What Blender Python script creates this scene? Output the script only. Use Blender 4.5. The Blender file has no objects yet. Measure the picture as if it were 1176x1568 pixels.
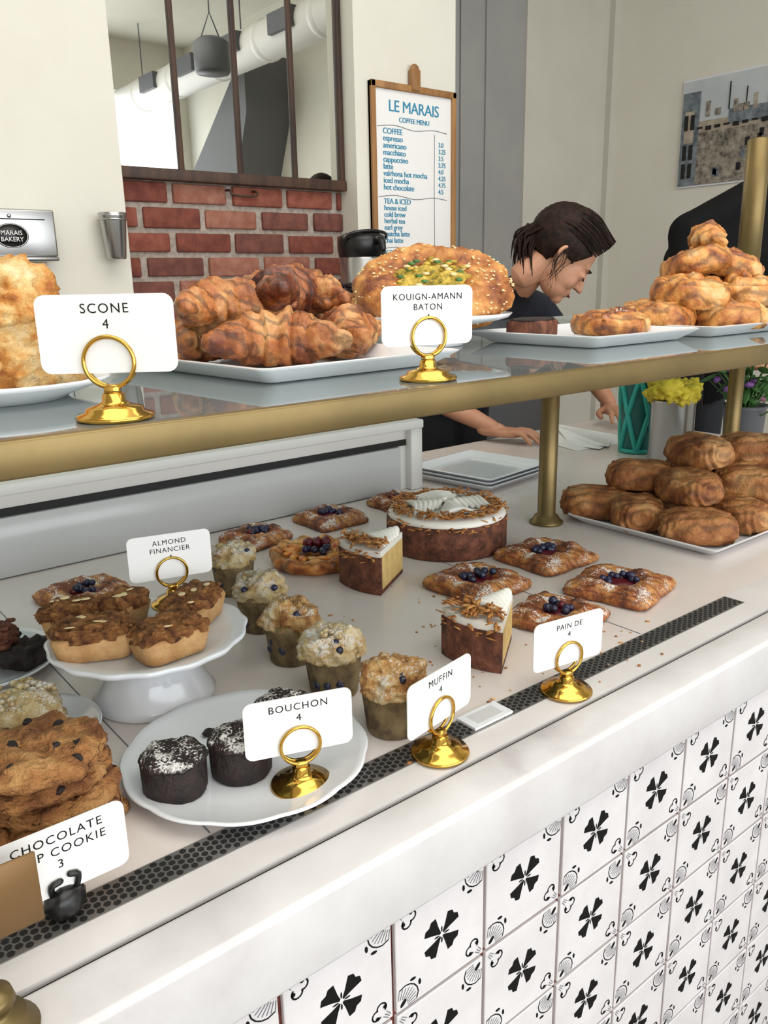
import bpy, bmesh, math, random
from mathutils import Matrix, Vector, noise, Euler
random.seed(7)
col=bpy.context.collection
def lin(h):
    h=h.lstrip('#'); o=[]
    for i in (0,2,4):
        c=int(h[i:i+2],16)/255; o.append(c/12.92 if c<=.04045 else ((c+.055)/1.055)**2.4)
    return tuple(o)
# ---------------------------------------------------------------- materials
def pm(name,cols,scale=40,rough=.5,bump=0.0,bscale=None,metal=0,coat=0,detail=4,sugar=0,lo=.35,hi=.65,stretch=None,sss=0,bdist=.006,layers=None,spec=None):
    m=bpy.data.materials.new(name); m.use_nodes=True; nt=m.node_tree; N=nt.nodes; L=nt.links
    b=N['Principled BSDF']; b.inputs['Roughness'].default_value=rough; b.inputs['Metallic'].default_value=metal
    b.inputs['Coat Weight'].default_value=coat; b.inputs['Coat Roughness'].default_value=.2
    if spec is not None: b.inputs['Specular IOR Level'].default_value=spec
    if isinstance(cols,str): cols=[cols]
    tc=N.new('ShaderNodeTexCoord'); src=tc.outputs['Object']
    if stretch:
        mp=N.new('ShaderNodeMapping'); mp.inputs['Scale'].default_value=stretch; L.new(src,mp.inputs['Vector']); src=mp.outputs['Vector']
    colout=None
    if len(cols)>1:
        n=N.new('ShaderNodeTexNoise'); n.inputs['Scale'].default_value=scale; n.inputs['Detail'].default_value=detail; n.inputs['Roughness'].default_value=.6; L.new(src,n.inputs['Vector'])
        r=N.new('ShaderNodeValToRGB'); L.new(n.outputs['Fac'],r.inputs['Fac'])
        el=r.color_ramp.elements; k=len(cols)
        while len(el)<k: el.new(.5)
        for i,cc in enumerate(cols):
            el[i].position=lo+(hi-lo)*i/(k-1); el[i].color=(*lin(cc),1)
        colout=r.outputs['Color']
    else: b.inputs['Base Color'].default_value=(*lin(cols[0]),1)
    wv=None
    if layers:
        wv=N.new('ShaderNodeTexWave'); wv.inputs['Scale'].default_value=layers[0]; wv.inputs['Distortion'].default_value=layers[1]; wv.inputs['Detail'].default_value=3; wv.inputs['Detail Scale'].default_value=1.5
        wv.bands_direction='DIAGONAL'; L.new(tc.outputs['Object'],wv.inputs['Vector'])
        mr=N.new('ShaderNodeMapRange'); mr.inputs['From Min'].default_value=.0; mr.inputs['From Max'].default_value=.45; mr.inputs['To Min'].default_value=layers[2]; mr.inputs['To Max'].default_value=1; L.new(wv.outputs['Fac'],mr.inputs['Value'])
        mx=N.new('ShaderNodeMix'); mx.data_type='RGBA'; mx.blend_type='MULTIPLY'; mx.inputs[0].default_value=1; L.new(colout,mx.inputs[6]); L.new(mr.outputs[0],mx.inputs[7]); colout=mx.outputs[2]
    if sugar:
        g=N.new('ShaderNodeNewGeometry'); sx=N.new('ShaderNodeSeparateXYZ'); L.new(g.outputs['Normal'],sx.inputs[0])
        n2=N.new('ShaderNodeTexNoise'); n2.inputs['Scale'].default_value=420; n2.inputs['Detail'].default_value=3; L.new(tc.outputs['Object'],n2.inputs['Vector'])
        n3=N.new('ShaderNodeTexNoise'); n3.inputs['Scale'].default_value=45; L.new(tc.outputs['Object'],n3.inputs['Vector'])
        ad=N.new('ShaderNodeMath'); ad.operation='ADD'; L.new(n2.outputs['Fac'],ad.inputs[0]); L.new(n3.outputs['Fac'],ad.inputs[1])
        rr=N.new('ShaderNodeMapRange'); rr.inputs['From Min'].default_value=1.12-sugar*.25; rr.inputs['From Max'].default_value=1.25-sugar*.2; L.new(ad.outputs[0],rr.inputs['Value'])
        mu=N.new('ShaderNodeMath'); mu.operation='MULTIPLY'; mu.use_clamp=True; L.new(rr.outputs[0],mu.inputs[0]); L.new(sx.outputs['Z'],mu.inputs[1])
        mx=N.new('ShaderNodeMix'); mx.data_type='RGBA'; L.new(mu.outputs[0],mx.inputs[0])
        if colout: L.new(colout,mx.inputs[6])
        else: mx.inputs[6].default_value=(*lin(cols[0]),1)
        mx.inputs[7].default_value=(.82,.79,.76,1); colout=mx.outputs[2]
    if colout: L.new(colout,b.inputs['Base Color'])
    if bump:
        n=N.new('ShaderNodeTexNoise'); n.inputs['Scale'].default_value=bscale or scale*2.5; n.inputs['Detail'].default_value=5; n.inputs['Roughness'].default_value=.65; L.new(src,n.inputs['Vector'])
        bp=N.new('ShaderNodeBump'); bp.inputs['Strength'].default_value=bump; bp.inputs['Distance'].default_value=bdist
        h=n.outputs['Fac']
        if wv:
            am=N.new('ShaderNodeMath'); am.operation='MULTIPLY_ADD'; L.new(wv.outputs['Fac'],am.inputs[0]); am.inputs[1].default_value=.35; L.new(n.outputs['Fac'],am.inputs[2]); h=am.outputs[0]
        L.new(h,bp.inputs['Height']); L.new(bp.outputs[0],b.inputs['Normal'])
    return m
def glassmat(name,tint,haze,ior,rough=.02,hazecol=(.6,.66,.68)):
    m=bpy.data.materials.new(name); m.use_nodes=True; nt=m.node_tree; N=nt.nodes; L=nt.links
    N.remove(N['Principled BSDF']); out=N['Material Output']
    t=N.new('ShaderNodeBsdfTransparent'); t.inputs[0].default_value=(*tint,1)
    g=N.new('ShaderNodeBsdfGlossy'); g.inputs['Roughness'].default_value=rough; g.inputs[0].default_value=(.9,.95,.95,1)
    d=N.new('ShaderNodeBsdfDiffuse'); d.inputs[0].default_value=(*hazecol,1)
    m1=N.new('ShaderNodeMixShader'); m1.inputs[0].default_value=haze; L.new(t.outputs[0],m1.inputs[1]); L.new(d.outputs[0],m1.inputs[2])
    fr=N.new('ShaderNodeFresnel'); fr.inputs[0].default_value=ior
    m2=N.new('ShaderNodeMixShader'); L.new(fr.outputs[0],m2.inputs[0]); L.new(m1.outputs[0],m2.inputs[1]); L.new(g.outputs[0],m2.inputs[2])
    L.new(m2.outputs[0],out.inputs[0]); return m
wall=pm('cream_paint',['#d9d5c9','#dddace'],3,.85,.05,80)
wallg=pm('grey_panel_paint',['#92918e','#999894'],3,.8)
wallg2=pm('pale_panel_paint',['#bfbbb0','#c5c1b6'],3,.8)
marble=pm('white_marble',['#a29d9d','#c6c3c3','#d2d0d0','#c9c7c6'],5,.3,0,lo=.25,hi=.7,detail=10)
deckm=pm('deck_marble',['#d0c5bf','#d8cec8','#dbd2cd'],4,.25,0,lo=.3,hi=.7,detail=8)
ledgem=pm('ledge_marble',['#cbc6c4','#d8d4d2'],6,.25,0,lo=.3,hi=.7,detail=8)
white=pm('white_porcelain','#e2e4e8',rough=.12,coat=.5)
whitep=pm('white_painted_panel','#e0deda',rough=.45)
greyp=pm('grey_glass_panel','#c6c6c6',rough=.2)
dark=pm('dark_gap','#121212',rough=.6)
black=pm('black_plastic','#0d0d0e',rough=.35)
brass=pm('brass_satin',['#72623f','#826f48'],8,.42,metal=.75)
brassp=pm('brass_polished','#cfa44e',rough=.13,metal=1)
bronze=pm('bronze_card','#7a5c38',rough=.45,metal=.4)
steel=pm('brushed_steel','#b4b4b4',rough=.25,metal=1)
ventm=pm('vent_metal','#8d8b88',rough=.35,metal=.7)
ink=pm('black_ink','#0c0c0c',rough=.7,spec=.2)
inkg=pm('grey_ink','#6c6c72',rough=.7)
tilem=pm('glazed_tile',['#d3cfd0','#dfdcdd'],14,.3,.1,40,lo=.3)
grout=pm('red_brown_grout',['#4f1f18','#743a30'],60,.9)
cardm=pm('card_paper','#e9e8e6',rough=.5)
mirrorm=pm('mirror_silver','#eceeea',rough=.01,metal=1)
wood=pm('dark_mirror_wood',['#2b1a12','#4c3222'],30,.6,.2,stretch=(1,1,.1))
oak=pm('oak_wood',['#8a6036','#a87a48'],30,.5,.2,stretch=(1,1,.1))
floorm=pm('concrete_floor',['#6e6862','#7c766f'],3,.5)
teal=pm('teal_plastic','#2fa89c',rough=.35); teald=pm('teal_dark_plastic','#17625d',rough=.4)
tealink=pm('blue_marker','#2f86a8',rough=.8)
brick=[pm('brick_%d'%i,c,25,.85,.5,60) for i,c in enumerate([['#75392c','#8f5241'],['#643026','#804536'],['#875040','#9d6c5a'],['#5a332d','#77473b']])]
mortar=pm('mortar',['#8f8378','#ada197'],50,.95,.4)
golden=pm('golden_pastry',['#6b3010','#ad6a2c','#d49a54'],30,.5,.7,110,coat=.08)
flakym=pm('flaky_pastry',['#7c3c14','#b8702e','#d8984e','#e6b67a'],22,.45,.7,110,coat=.2,layers=(16,7,.5))
danishm=pm('danish_pastry',['#5c2a10','#9c5626','#c68a4a'],34,.5,.6,130,coat=.12,sugar=.08,layers=(30,6,.6))
painm=pm('croissant_pastry',['#7e451f','#a86d3a','#c79660'],20,.6,.8,100,layers=(16,5,.6))
darkbun=pm('caramel_bun_dark',['#33140b','#6d3016','#a3602f'],28,.4,.6,90,coat=.2,layers=(16,7,.45))
lightbun=pm('caramel_bun_light',['#743616','#b06a34','#d39f66'],24,.48,.7,100,coat=.12,layers=(18,8,.45))
sconem=pm('scone_crust',['#a35c22','#c98b42','#dfb878','#ead2a2'],30,.6,.9,110,bdist=.008)
crumb=pm('powdered_crumb',['#b08a54','#cdb27c','#dccaa0'],60,.85,1,160,sugar=.7)
muftop=pm('muffin_top',['#8e5a2c','#c8985a','#e0c692'],48,.7,1,140,sugar=.3,bdist=.008)
mufbody=pm('muffin_body',['#4d3c2a','#73603f','#8a7652'],34,.75,.6,130)
blue=pm('blueberry',['#14142a','#26264a'],40,.35,coat=.2)
rasp=pm('raspberry','#5a101a',rough=.35)
choc=pm('chocolate_cake_side',['#43200f','#653622','#7d4a32'],60,.65,.7,150)
dchoc=pm('dark_chocolate',['#120a09','#2a1714'],60,.6,.7,150)
dchocs=pm('dark_chocolate_dusted',['#120a09','#2a1714'],60,.6,.7,150,sugar=.4)
cream=pm('whipped_cream','#e9e5dc',rough=.45)
custard=pm('cheesecake_crumb',['#c4a262','#d6b878'],60,.6,.4,150)
almond=pm('toasted_almond',['#7d4a20','#b07238','#c0904e'],120,.5)
fincr=pm('financier_crust',['#5e3114','#99602e','#b98048'],80,.75,1,190,bdist=.01)
finbody=pm('financier_body',['#a87a48','#c39a68'],40,.7,.4,120)
cookiem=pm('cookie_dough',['#724224','#a6713f','#bd8f58'],26,.8,1,60,bdist=.015)
peach=pm('fruit_slices',['#b03a2a','#d98a3a','#e3b25c'],60,.35)
seed=pm('sesame_seed','#e0c896',rough=.5)
herb=pm('egg_herb_filling',['#6d6a20','#b89a30','#d8b850'],110,.5,.5)
skin=pm('skin',['#b98468','#c48f72'],20,.55)
lipm=pm('lips','#9c5148',rough=.4)
hairm=pm('dark_brown_hair',['#120a07','#2e1b14'],60,.65,spec=.2)
navy=pm('navy_shirt',['#10131f','#171b2a'],20,.85)
blackc=pm('black_jacket',['#060607','#0c0c0e'],20,.85,spec=.2)
denim=pm('dark_trousers','#15171d',rough=.8)
yellow=pm('yellow_cloth',['#b8a020','#dcc93a'],30,.6,.5,60)
green=pm('leaf_green',['#2f5426','#4d7a38'],40,.6)
purple=pm('purple_petal',['#6a3c84','#9a6ab0'],40,.6); pink=pm('pink_petal',['#a05a80','#c08a9a'],40,.6)
ductm=pm('duct_white','#d8d6d0',rough=.5)
heater=pm('dark_grey_metal','#55565a',rough=.5)
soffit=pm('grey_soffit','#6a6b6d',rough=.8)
shelfglass=glassmat('shelf_glass',(.82,.89,.89),.26,1.5,hazecol=(.64,.70,.72))
# ---------------------------------------------------------------- mesh builder
I4=Matrix.Identity(4)
def T(x,y,z): return Matrix.Translation((x,y,z))
def RZ(a): return Matrix.Rotation(math.radians(a),4,'Z')
def RX(a): return Matrix.Rotation(math.radians(a),4,'X')
def RY(a): return Matrix.Rotation(math.radians(a),4,'Y')
def SC(x,y,z): return Matrix.Diagonal((x,y,z,1))
class MB:
    def __init__(s): s.v=[];s.f=[];s.mi=[];s.sm=[];s.mats=[]
    def add(s,geo,mat,M=I4,smooth=True):
        vs,fs=geo; o=len(s.v)
        if mat not in s.mats: s.mats.append(mat)
        i=s.mats.index(mat)
        s.v+= [tuple(M@Vector(p)) for p in vs]
        flip=M.determinant()<0
        for f in fs:
            g=tuple(o+k for k in f); s.f.append(g[::-1] if flip else g); s.mi.append(i); s.sm.append(smooth)
        return s
    def mesh(s,name):
        me=bpy.data.meshes.new(name); me.from_pydata(s.v,[],s.f)
        for m in s.mats: me.materials.append(m)
        me.polygons.foreach_set('material_index',s.mi); me.polygons.foreach_set('use_smooth',s.sm); me.update(); return me
    def obj(s,name,loc=(0,0,0),rz=0,parent=None,sc=1):
        o=bpy.data.objects.new(name,s.mesh(name)); o.location=loc; o.rotation_euler=(0,0,math.radians(rz)); o.scale=(sc,sc,sc); col.objects.link(o)
        if parent: o.parent=parent
        return o
def box(a,b):
    vs=[(x,y,z) for x in(a[0],b[0]) for y in(a[1],b[1]) for z in(a[2],b[2])]
    return vs,[(0,1,3,2),(4,6,7,5),(0,4,5,1),(2,3,7,6),(0,2,6,4),(1,5,7,3)]
def rbox(a,b,bev=.003,seg=2):
    bm=bmesh.new(); bmesh.ops.create_cube(bm,size=1)
    s=[b[i]-a[i] for i in range(3)]; c=[(b[i]+a[i])/2 for i in range(3)]
    for v in bm.verts: v.co=Vector([v.co[i]*s[i]+c[i] for i in range(3)])
    bmesh.ops.bevel(bm,geom=bm.edges[:],offset=bev,segments=seg,profile=.5,affect='EDGES')
    bm.verts.ensure_lookup_table(); g=([tuple(v.co) for v in bm.verts],[tuple(v.index for v in f.verts) for f in bm.faces]); bm.free(); return g
_ico={}
def ico(sub):
    if sub not in _ico:
        bm=bmesh.new(); bmesh.ops.create_icosphere(bm,subdivisions=sub,radius=1); _ico[sub]=([v.co.copy() for v in bm.verts],[tuple(v.index for v in f.verts) for f in bm.faces]); bm.free()
    return _ico[sub]
def blob(rx,ry,rz,amp=0,freq=20,seed_=0,sub=3,flat=None,sq=1.0,octv=3,H=.75):
    vs,fs=ico(sub); out=[]; off=Vector((seed_*3.7,seed_*1.3,seed_*2.1))
    for n in vs:
        p=Vector([math.copysign(abs(c)**sq,c) for c in n]); p=Vector((p.x*rx,p.y*ry,p.z*rz))
        if amp: p+=n*amp*noise.fractal(p*freq+off,H,2.0,octv)
        if flat is not None and p.z<flat: p.z=flat+(p.z-flat)*.06
        out.append(tuple(p))
    return out,fs
def grid_rings(rings):
    fs=[]
    for A,B in zip(rings,rings[1:]):
        if len(A)==1 and len(B)==1: continue
        seg=max(len(A),len(B))
        for i in range(seg):
            j=(i+1)%seg
            if len(A)==1: fs.append((A[0],B[j],B[i]))
            elif len(B)==1: fs.append((A[i],A[j],B[0]))
            else: fs.append((A[i],A[j],B[j],B[i]))
    return fs
def lathe(prof,seg=48,wob=None):
    vs=[]; rings=[]
    for r,z in prof:
        if r<1e-6: rings.append([len(vs)]); vs.append((0,0,z))
        else:
            st=len(vs)
            for i in range(seg):
                a=2*math.pi*i/seg; rr,zz=(r,z) if not wob else wob(r,z,a)
                vs.append((rr*math.cos(a),rr*math.sin(a),zz))
            rings.append(list(range(st,st+seg)))
    return vs,grid_rings(rings)
def cr(P,n):
    P=[Vector(p) for p in P]
    if n<=1 or len(P)<3: return P
    Q=[P[0]*2-P[1]]+P+[P[-1]*2-P[-2]]; out=[]
    for i in range(1,len(Q)-2):
        for k in range(n):
            t=k/n; a,b,c,d=Q[i-1],Q[i],Q[i+1],Q[i+2]
            out.append(.5*((2*b)+(c-a)*t+(2*a-5*b+4*c-d)*t*t+(3*b-a-3*c+d)*t**3))
    out.append(P[-1]); return out
def tube(pts,rad,seg=10,n=1,cap=True,closed=False):
    if not isinstance(rad,(list,tuple)): rad=[rad]*len(pts)
    P=cr(pts,n)
    if n>1 and len(pts)>2:
        R=[]
        for i in range(len(pts)-1):
            for k in range(n): R.append(rad[i]+(rad[i+1]-rad[i])*k/n)
        R.append(rad[-1])
    else: R=list(rad)
    if cap and not closed:
        t0=(P[0]-P[1]).normalized(); t1=(P[-1]-P[-2]).normalized()
        P=[P[0]+t0*R[0]*.95,P[0]+t0*R[0]*.6]+P+[P[-1]+t1*R[-1]*.6,P[-1]+t1*R[-1]*.95]
        R=[R[0]*.3,R[0]*.8]+R+[R[-1]*.8,R[-1]*.3]
    vs=[];fs=[]; m=len(P); up=None
    for i in range(m):
        if closed: t=(P[(i+1)%m]-P[i-1]).normalized()
        else: t=(P[min(i+1,m-1)]-P[max(i-1,0)]).normalized()
        if up is None:
            up=t.orthogonal().normalized()
            if closed and abs(t.z)<.9: up=Vector((0,0,1))
        up=(up-t*up.dot(t)).normalized(); w=t.cross(up)
        for k in range(seg):
            a=2*math.pi*k/seg; vs.append(tuple(P[i]+(up*math.cos(a)+w*math.sin(a))*R[i]))
    for i in range(m if closed else m-1):
        j=(i+1)%m
        for k in range(seg):
            l=(k+1)%seg; fs.append((i*seg+k,i*seg+l,j*seg+l,j*seg+k))
    if not closed:
        fs.append(tuple(range(seg))[::-1]); fs.append(tuple((m-1)*seg+k for k in range(seg)))
    return vs,fs
def ring(R,r,seg=36,s2=8,axis='Y'):
    pts=[]
    for i in range(seg):
        a=2*math.pi*i/seg; c,s=R*math.cos(a),R*math.sin(a)
        pts.append((c,0,s) if axis=='Y' else (c,s,0))
    return tube(pts,r,s2,closed=True)
def rrloop(hx,hy,r,z,k=5):
    out=[]
    for cx,cy,a0 in((hx-r,hy-r,0),(-hx+r,hy-r,90),(-hx+r,-hy+r,180),(hx-r,-hy+r,270)):
        for i in range(k+1):
            a=math.radians(a0+90*i/k); out.append((cx+r*math.cos(a),cy+r*math.sin(a),z))
    return out
def loft(loops,capa=True,capb=True):
    n=len(loops[0]); vs=[p for l in loops for p in l]; fs=[]
    for i in range(len(loops)-1):
        for k in range(n):
            l=(k+1)%n; fs.append((i*n+k,i*n+l,(i+1)*n+l,(i+1)*n+k))
    if capa: fs.append(tuple(range(n))[::-1])
    if capb: fs.append(tuple((len(loops)-1)*n+k for k in range(n)))
    return vs,fs
def text_geo(body,size,spacing=1.1,align='CENTER',line=1.0):
    c=bpy.data.curves.new('t','FONT'); c.body=body; c.size=size; c.align_x=align; c.space_character=spacing; c.space_line=line; c.resolution_u=3
    o=bpy.data.objects.new('t',c); col.objects.link(o); bpy.context.view_layer.update()
    me=bpy.data.meshes.new_from_object(o.evaluated_get(bpy.context.evaluated_depsgraph_get()))
    g=([tuple(v.co) for v in me.vertices],[tuple(p.vertices) for p in me.polygons])
    bpy.data.objects.remove(o); bpy.data.meshes.remove(me); return g
TXT=Matrix(((1,0,0,0),(0,0,-1,0),(0,1,0,0),(0,0,0,1)))
def remesh(mb,voxel,smooth=4,name='tmp'):
    o=mb.obj(name); m=o.modifiers.new('r','REMESH'); m.mode='VOXEL'; m.voxel_size=voxel; m.use_smooth_shade=True
    s=o.modifiers.new('s','SMOOTH'); s.factor=.5; s.iterations=smooth
    bpy.context.view_layer.update()
    me=bpy.data.meshes.new_from_object(o.evaluated_get(bpy.context.evaluated_depsgraph_get()))
    g=([tuple(v.co) for v in me.vertices],[tuple(p.vertices) for p in me.polygons])
    bpy.data.objects.remove(o); bpy.data.meshes.remove(me); return g
# ---------------------------------------------------------------- camera
cd=bpy.data.cameras.new('camera'); cam=bpy.data.objects.new('camera',cd); col.objects.link(cam)
cd.sensor_fit='VERTICAL'; cd.sensor_height=36; cd.sensor_width=27; cd.lens=28.905; cd.clip_start=.02
cam.matrix_world=Matrix(((.7785,.1849,-.5998,0),(-.6273,.2002,-.7525,0),(-.0190,.9621,.2718,1.40),(0,0,0,1)))
bpy.context.scene.camera=cam
# ---------------------------------------------------------------- room shell
def simple(name,parts):
    mb=MB()
    for g,m in parts: mb.add(g,m,smooth=False)
    return mb.obj(name)
simple('floor',[(box((-3,-3.6,-.1),(4.68,3.6,0)),floorm)])
simple('ceiling',[(box((-3,-3.6,3.9),(4.68,3.6,4.0)),wall)])
simple('wall_left',[(box((-3.1,-3.6,0),(-3,3.6,3.9)),wall)])
simple('wall_right',[(box((4.68,-3.6,0),(4.8,3.6,3.9)),wall)])
simple('wall_front',[(box((-3,-3.7,0),(4.68,-3.6,.5)),wall),(box((-3,-3.7,3.4),(4.68,-3.6,3.9)),wall)]+[(box((x,-3.7,.5),(x+.12,-3.6,3.4)),wall) for x in(-3,-.6,1.8,4.56)])
mb=MB()
for i,x in enumerate((-2.88,-.48,1.92)):
    for g in (box((x,-3.68,.5),(x+2.28 if x<1 else 4.56,-3.64,.54)),box((x,-3.68,2.3),(x+2.28 if x<1 else 4.56,-3.64,2.34))): mb.add(g,black,smooth=False)
mb.obj('window_1')
simple('wall_partition_left',[(box((-3,2.75,0),(1.137,2.85,3.9)),wall)])
simple('wall_pillar',[(box((2.089,2.75,0),(2.617,3.5,3.9)),wall)])
simple('wall_alcove',[(box((2.617,3.5,0),(3.89,3.6,3.9)),wallg),(box((3.89,3.5,0),(4.68,3.6,3.9)),wallg2)])
simple('trim_alcove',[(box((x,3.488,0),(x+.03,3.5,3.9)),m) for x,m in((3.30,wallg),(3.36,wallg),(3.55,wallg),(3.87,wallg2))]+[(box((4.62,3.46,0),(4.68,3.5,3.9)),wallg2)])
mb=MB(); mb.add(box((1.0,2.862,0),(2.089,2.96,3.9)),mortar,smooth=False)
row=0; z=.93
while z<1.74:
    x=1.0+(-.12 if row%2 else 0)
    while x<2.08:
        x0=max(x+.006,1.001); x1=min(x+.218+random.uniform(-.008,.004),2.087)
        if x1-x0>.02:
            d=random.uniform(-.003,.004); mb.add(rbox((x0,2.848+d,z+random.uniform(-.002,.002)),(x1,2.9,min(z+.066+random.uniform(-.003,.003),1.745)),.006,2),random.choice(brick))
        x+=.236
    z+=.0825; row+=1
mb.obj('wall_brick')
mb=MB(); mb.add(box((1.0,2.835,1.78),(2.07,2.845,3.3)),mirrorm,smooth=False)
for x in(1.152,1.388,1.621,1.857): mb.add(rbox((x-.0095,2.826,1.77),(x+.0095,2.838,3.3),.002),wood)
mb.add(rbox((2.064,2.82,1.75),(2.085,2.846,3.3),.003),wood); mb.add(rbox((1.14,2.81,1.742),(2.085,2.846,1.78),.004),wood); mb.add(rbox((1.14,2.79,3.29),(2.085,2.846,3.33),.004),wood)
mb.obj('mirror_with_wood_frame')
mb=MB(); mb.add(tube([(-.055,.03,0),(-.055,-.01,-.004),(-.05,-.018,-.018),(0,-.02,-.022),(.05,-.018,-.018),(.055,-.01,-.004),(.055,.03,0)],.0045,8,4),wood)
mb.obj('iron_pull_handle',(1.62,2.83,1.725))
mb=MB(); mb.add(tube([(3.9,-3.5,3.25),(3.9,1.0,3.25)],.15,24),ductm)
for y in(-3.0,-2.2,-1.4,-.6,.2): mb.add(tube([(3.9,y,3.25),(3.9,y+.03,3.25)],.158,24),ductm); mb.add(box((3.72,y+.3,3.2),(3.9,y+.62,3.34)),heater,smooth=False)
for y in(-3,-1,.8): mb.add(tube([(3.9,y,3.3),(3.9,y,3.9)],.006,6),heater)
mb.obj('ceiling_air_duct')
mb=MB(); mb.add(lathe([(0,0),(.12,0),(.13,.02),(.13,.2),(.09,.23),(0,.23)],28),heater); mb.add(tube([(-.09,0,.2),(0,0,.4),(.09,0,.2)],.006,6),heater); mb.add(tube([(0,0,.4),(0,0,1.03)],.005,6),heater)
mb.obj('hanging_ceiling_speaker',(3.22,-.27,2.87))
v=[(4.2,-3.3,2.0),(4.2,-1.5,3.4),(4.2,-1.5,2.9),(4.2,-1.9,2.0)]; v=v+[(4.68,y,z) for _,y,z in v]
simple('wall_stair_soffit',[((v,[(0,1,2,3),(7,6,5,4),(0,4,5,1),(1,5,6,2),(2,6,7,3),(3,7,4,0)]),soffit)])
mb=MB(); mb.add(box((-.02,-1.5,3.7),(.02,2.2,3.73)),black)
for y in(-1.2,-.2,.8,1.8): mb.add(tube([(0,y,3.7),(0,y+.05,3.58),(0,y+.12,3.5)],[.012,.03,.035],12),black)
mb.add(tube([(0,-1,3.72),(0,-1,3.9)],.006,6),black); mb.add(tube([(0,1.8,3.72),(0,1.8,3.9)],.006,6),black)
mb.obj('ceiling_track_light',(2.4,0,0))
# ---------------------------------------------------------------- counter
mb=MB()
mb.add(box((-.9,.4965,0),(2.38,1.75,.84)),grout,smooth=False)
mb.add(rbox((-.92,.474,.842),(2.39,.5285,.92),.006,3),marble)
mb.add(box((-.9,.5285,.845),(2.38,.5325,.914)),dark,smooth=False)
mb.add(box((-.9,.5325,.84),(2.38,.6,.92)),ledgem,smooth=False)
mb.add(box((-.9,.6,.84),(2.38,1.75,.92)),deckm,smooth=False)
TS=.122; zt=.839
def ell(cx,cz,a,b,ang,n=10):
    ca,sa=math.cos(ang),math.sin(ang); return [(cx+a*math.cos(t)*ca-b*math.sin(t)*sa,cz+a*math.cos(t)*sa+b*math.sin(t)*ca) for t in [2*math.pi*i/n for i in range(n)]]
polys=[]
def strokes(pts,w,k):
    for (x0,z0),(x1,z1) in zip(pts,pts[1:]):
        dx,dz=x1-x0,z1-z0; l=math.hypot(dx,dz) or 1; nx,nz=-dz/l*w,dx/l*w
        polys.append(([(x0-nx,z0-nz),(x1-nx,z1-nz),(x1+nx,z1+nz),(x0+nx,z0+nz)],k))
for q in range(4):
    a=math.radians(45+90*q); c,s=math.cos(a),math.sin(a)
    def R2(p,s0=1): return (p[0]*c-p[1]*s,p[0]*s+p[1]*c)
    for sg in(-1,1): polys.append(([R2((p[0]*.84,sg*p[1]*.84)) for p in [(.003,0),(.003,.0012),(.012,.005),(.026,.0125),(.030,.006),(.0275,0)]],0))
    b=math.radians(90*q); polys.append((ell(.0065*math.cos(b),.0065*math.sin(b),.0035,.001,b),0))
    CR_=.0585*math.sqrt(2)
    if q in(0,2):
        for i in range(-4,5):
            t=math.pi+math.radians(9.5*i); L0,L1=.014,.028-.0008*abs(i)
            strokes([R2((CR_+L0*math.cos(t),L0*math.sin(t))),R2((CR_+L1*math.cos(t),L1*math.sin(t)))],.00045,1)
        for sg in(-1,1):
            strokes([R2((CR_+r*math.cos(math.pi+sg*math.radians(d)),r*math.sin(math.pi+sg*math.radians(d)))) for r,d in((.031,0),(.0305,12),(.029,24),(.025,38))],.0007,0)
            polys.append(([R2((p[0],sg*p[1])) for p in ell(CR_-.035,.006,.0038,.0018,.9)],0))
        polys.append(([R2(p) for p in ell(CR_-.011,0,.005,.0025,0)],0))
    else:
        for sg in(-1,1):
            pts=[]
            for i in range(11):
                t=i/10; aa=math.pi*(1.0-1.35*t); rr=.0075*(1-.35*t); pts.append(R2((CR_-.020-rr*math.cos(aa)*.9-.004, sg*(.0075+rr*math.sin(aa)*.9-.004))))
            strokes(pts,.0009,0)
            polys.append(([R2((p[0],sg*p[1])) for p in ell(CR_-.020,.0065,.0026,.0022,0)],0))
        for i in(-1,0,1): strokes([R2((CR_-.006,i*.002)),R2((CR_-.014,i*.003))],.0005,1)
tv,tf=rbox((-.0586,-.0035,-.0586),(.0586,.002,.0586),.0008,1)
for i in range(-9,15):
    for j in range(0,6):
        cx=.5147+TS*(i+.5); cz=zt-TS*(j+.5); dy=random.uniform(-.0004,.0004); M=T(cx,.495+dy,cz)@RY(random.uniform(-.5,.5))
        mb.add((tv,tf),tilem,M,False)
        if -6<i<9:
            for mi in(0,1):
                vs=[];fs=[]
                for P,k in polys:
                    if k==mi: o=len(vs); vs+=[(p[0],-.0038,p[1]) for p in P]; fs.append(tuple(range(o,o+len(P))))
                mb.add((vs,fs),(ink,inkg)[mi],M,False)
mb.obj('tiled_display_counter')
mb=MB(); mb.add(box((-.9,.566,.9202),(1.144,.598,.921)),ventm,smooth=False)
vs=[];fs=[]; x=-.1; k=0
while x<1.14:
    for j in range(4):
        cx=x; cy=.5705+j*.0077+(.0038 if k%2 else 0)
        if cy<.597:
            o=len(vs)
            for q in range(6):
                a=math.radians(60*q); vs.append((cx+.0033*math.cos(a),cy+.0033*math.sin(a),.9213))
            fs.append(tuple(range(o,o+6)))
    x+=.0068; k+=1
mb.add((vs,fs),dark,smooth=False); mb.obj('perforated_vent_grille')
MB().add(box((.575,.568,0),(.635,.598,.003)),white,smooth=False).add(box((.585,.573,.003),(.625,.593,.0032)),greyp,smooth=False).obj('thermometer_plate',(0,0,.9214))
mb=MB()
for x in(.93,.27): mb.add(box((x,.602,.9202),(x+.0013,1.42,.9206)),inkg,smooth=False)
mb.obj('trim_counter_joints')
mb=MB()
mb.add(box((-.9,.606,1.287),(2.3,1.47,1.297)),shelfglass,smooth=False); mb.obj('glass_shelf')
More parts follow.
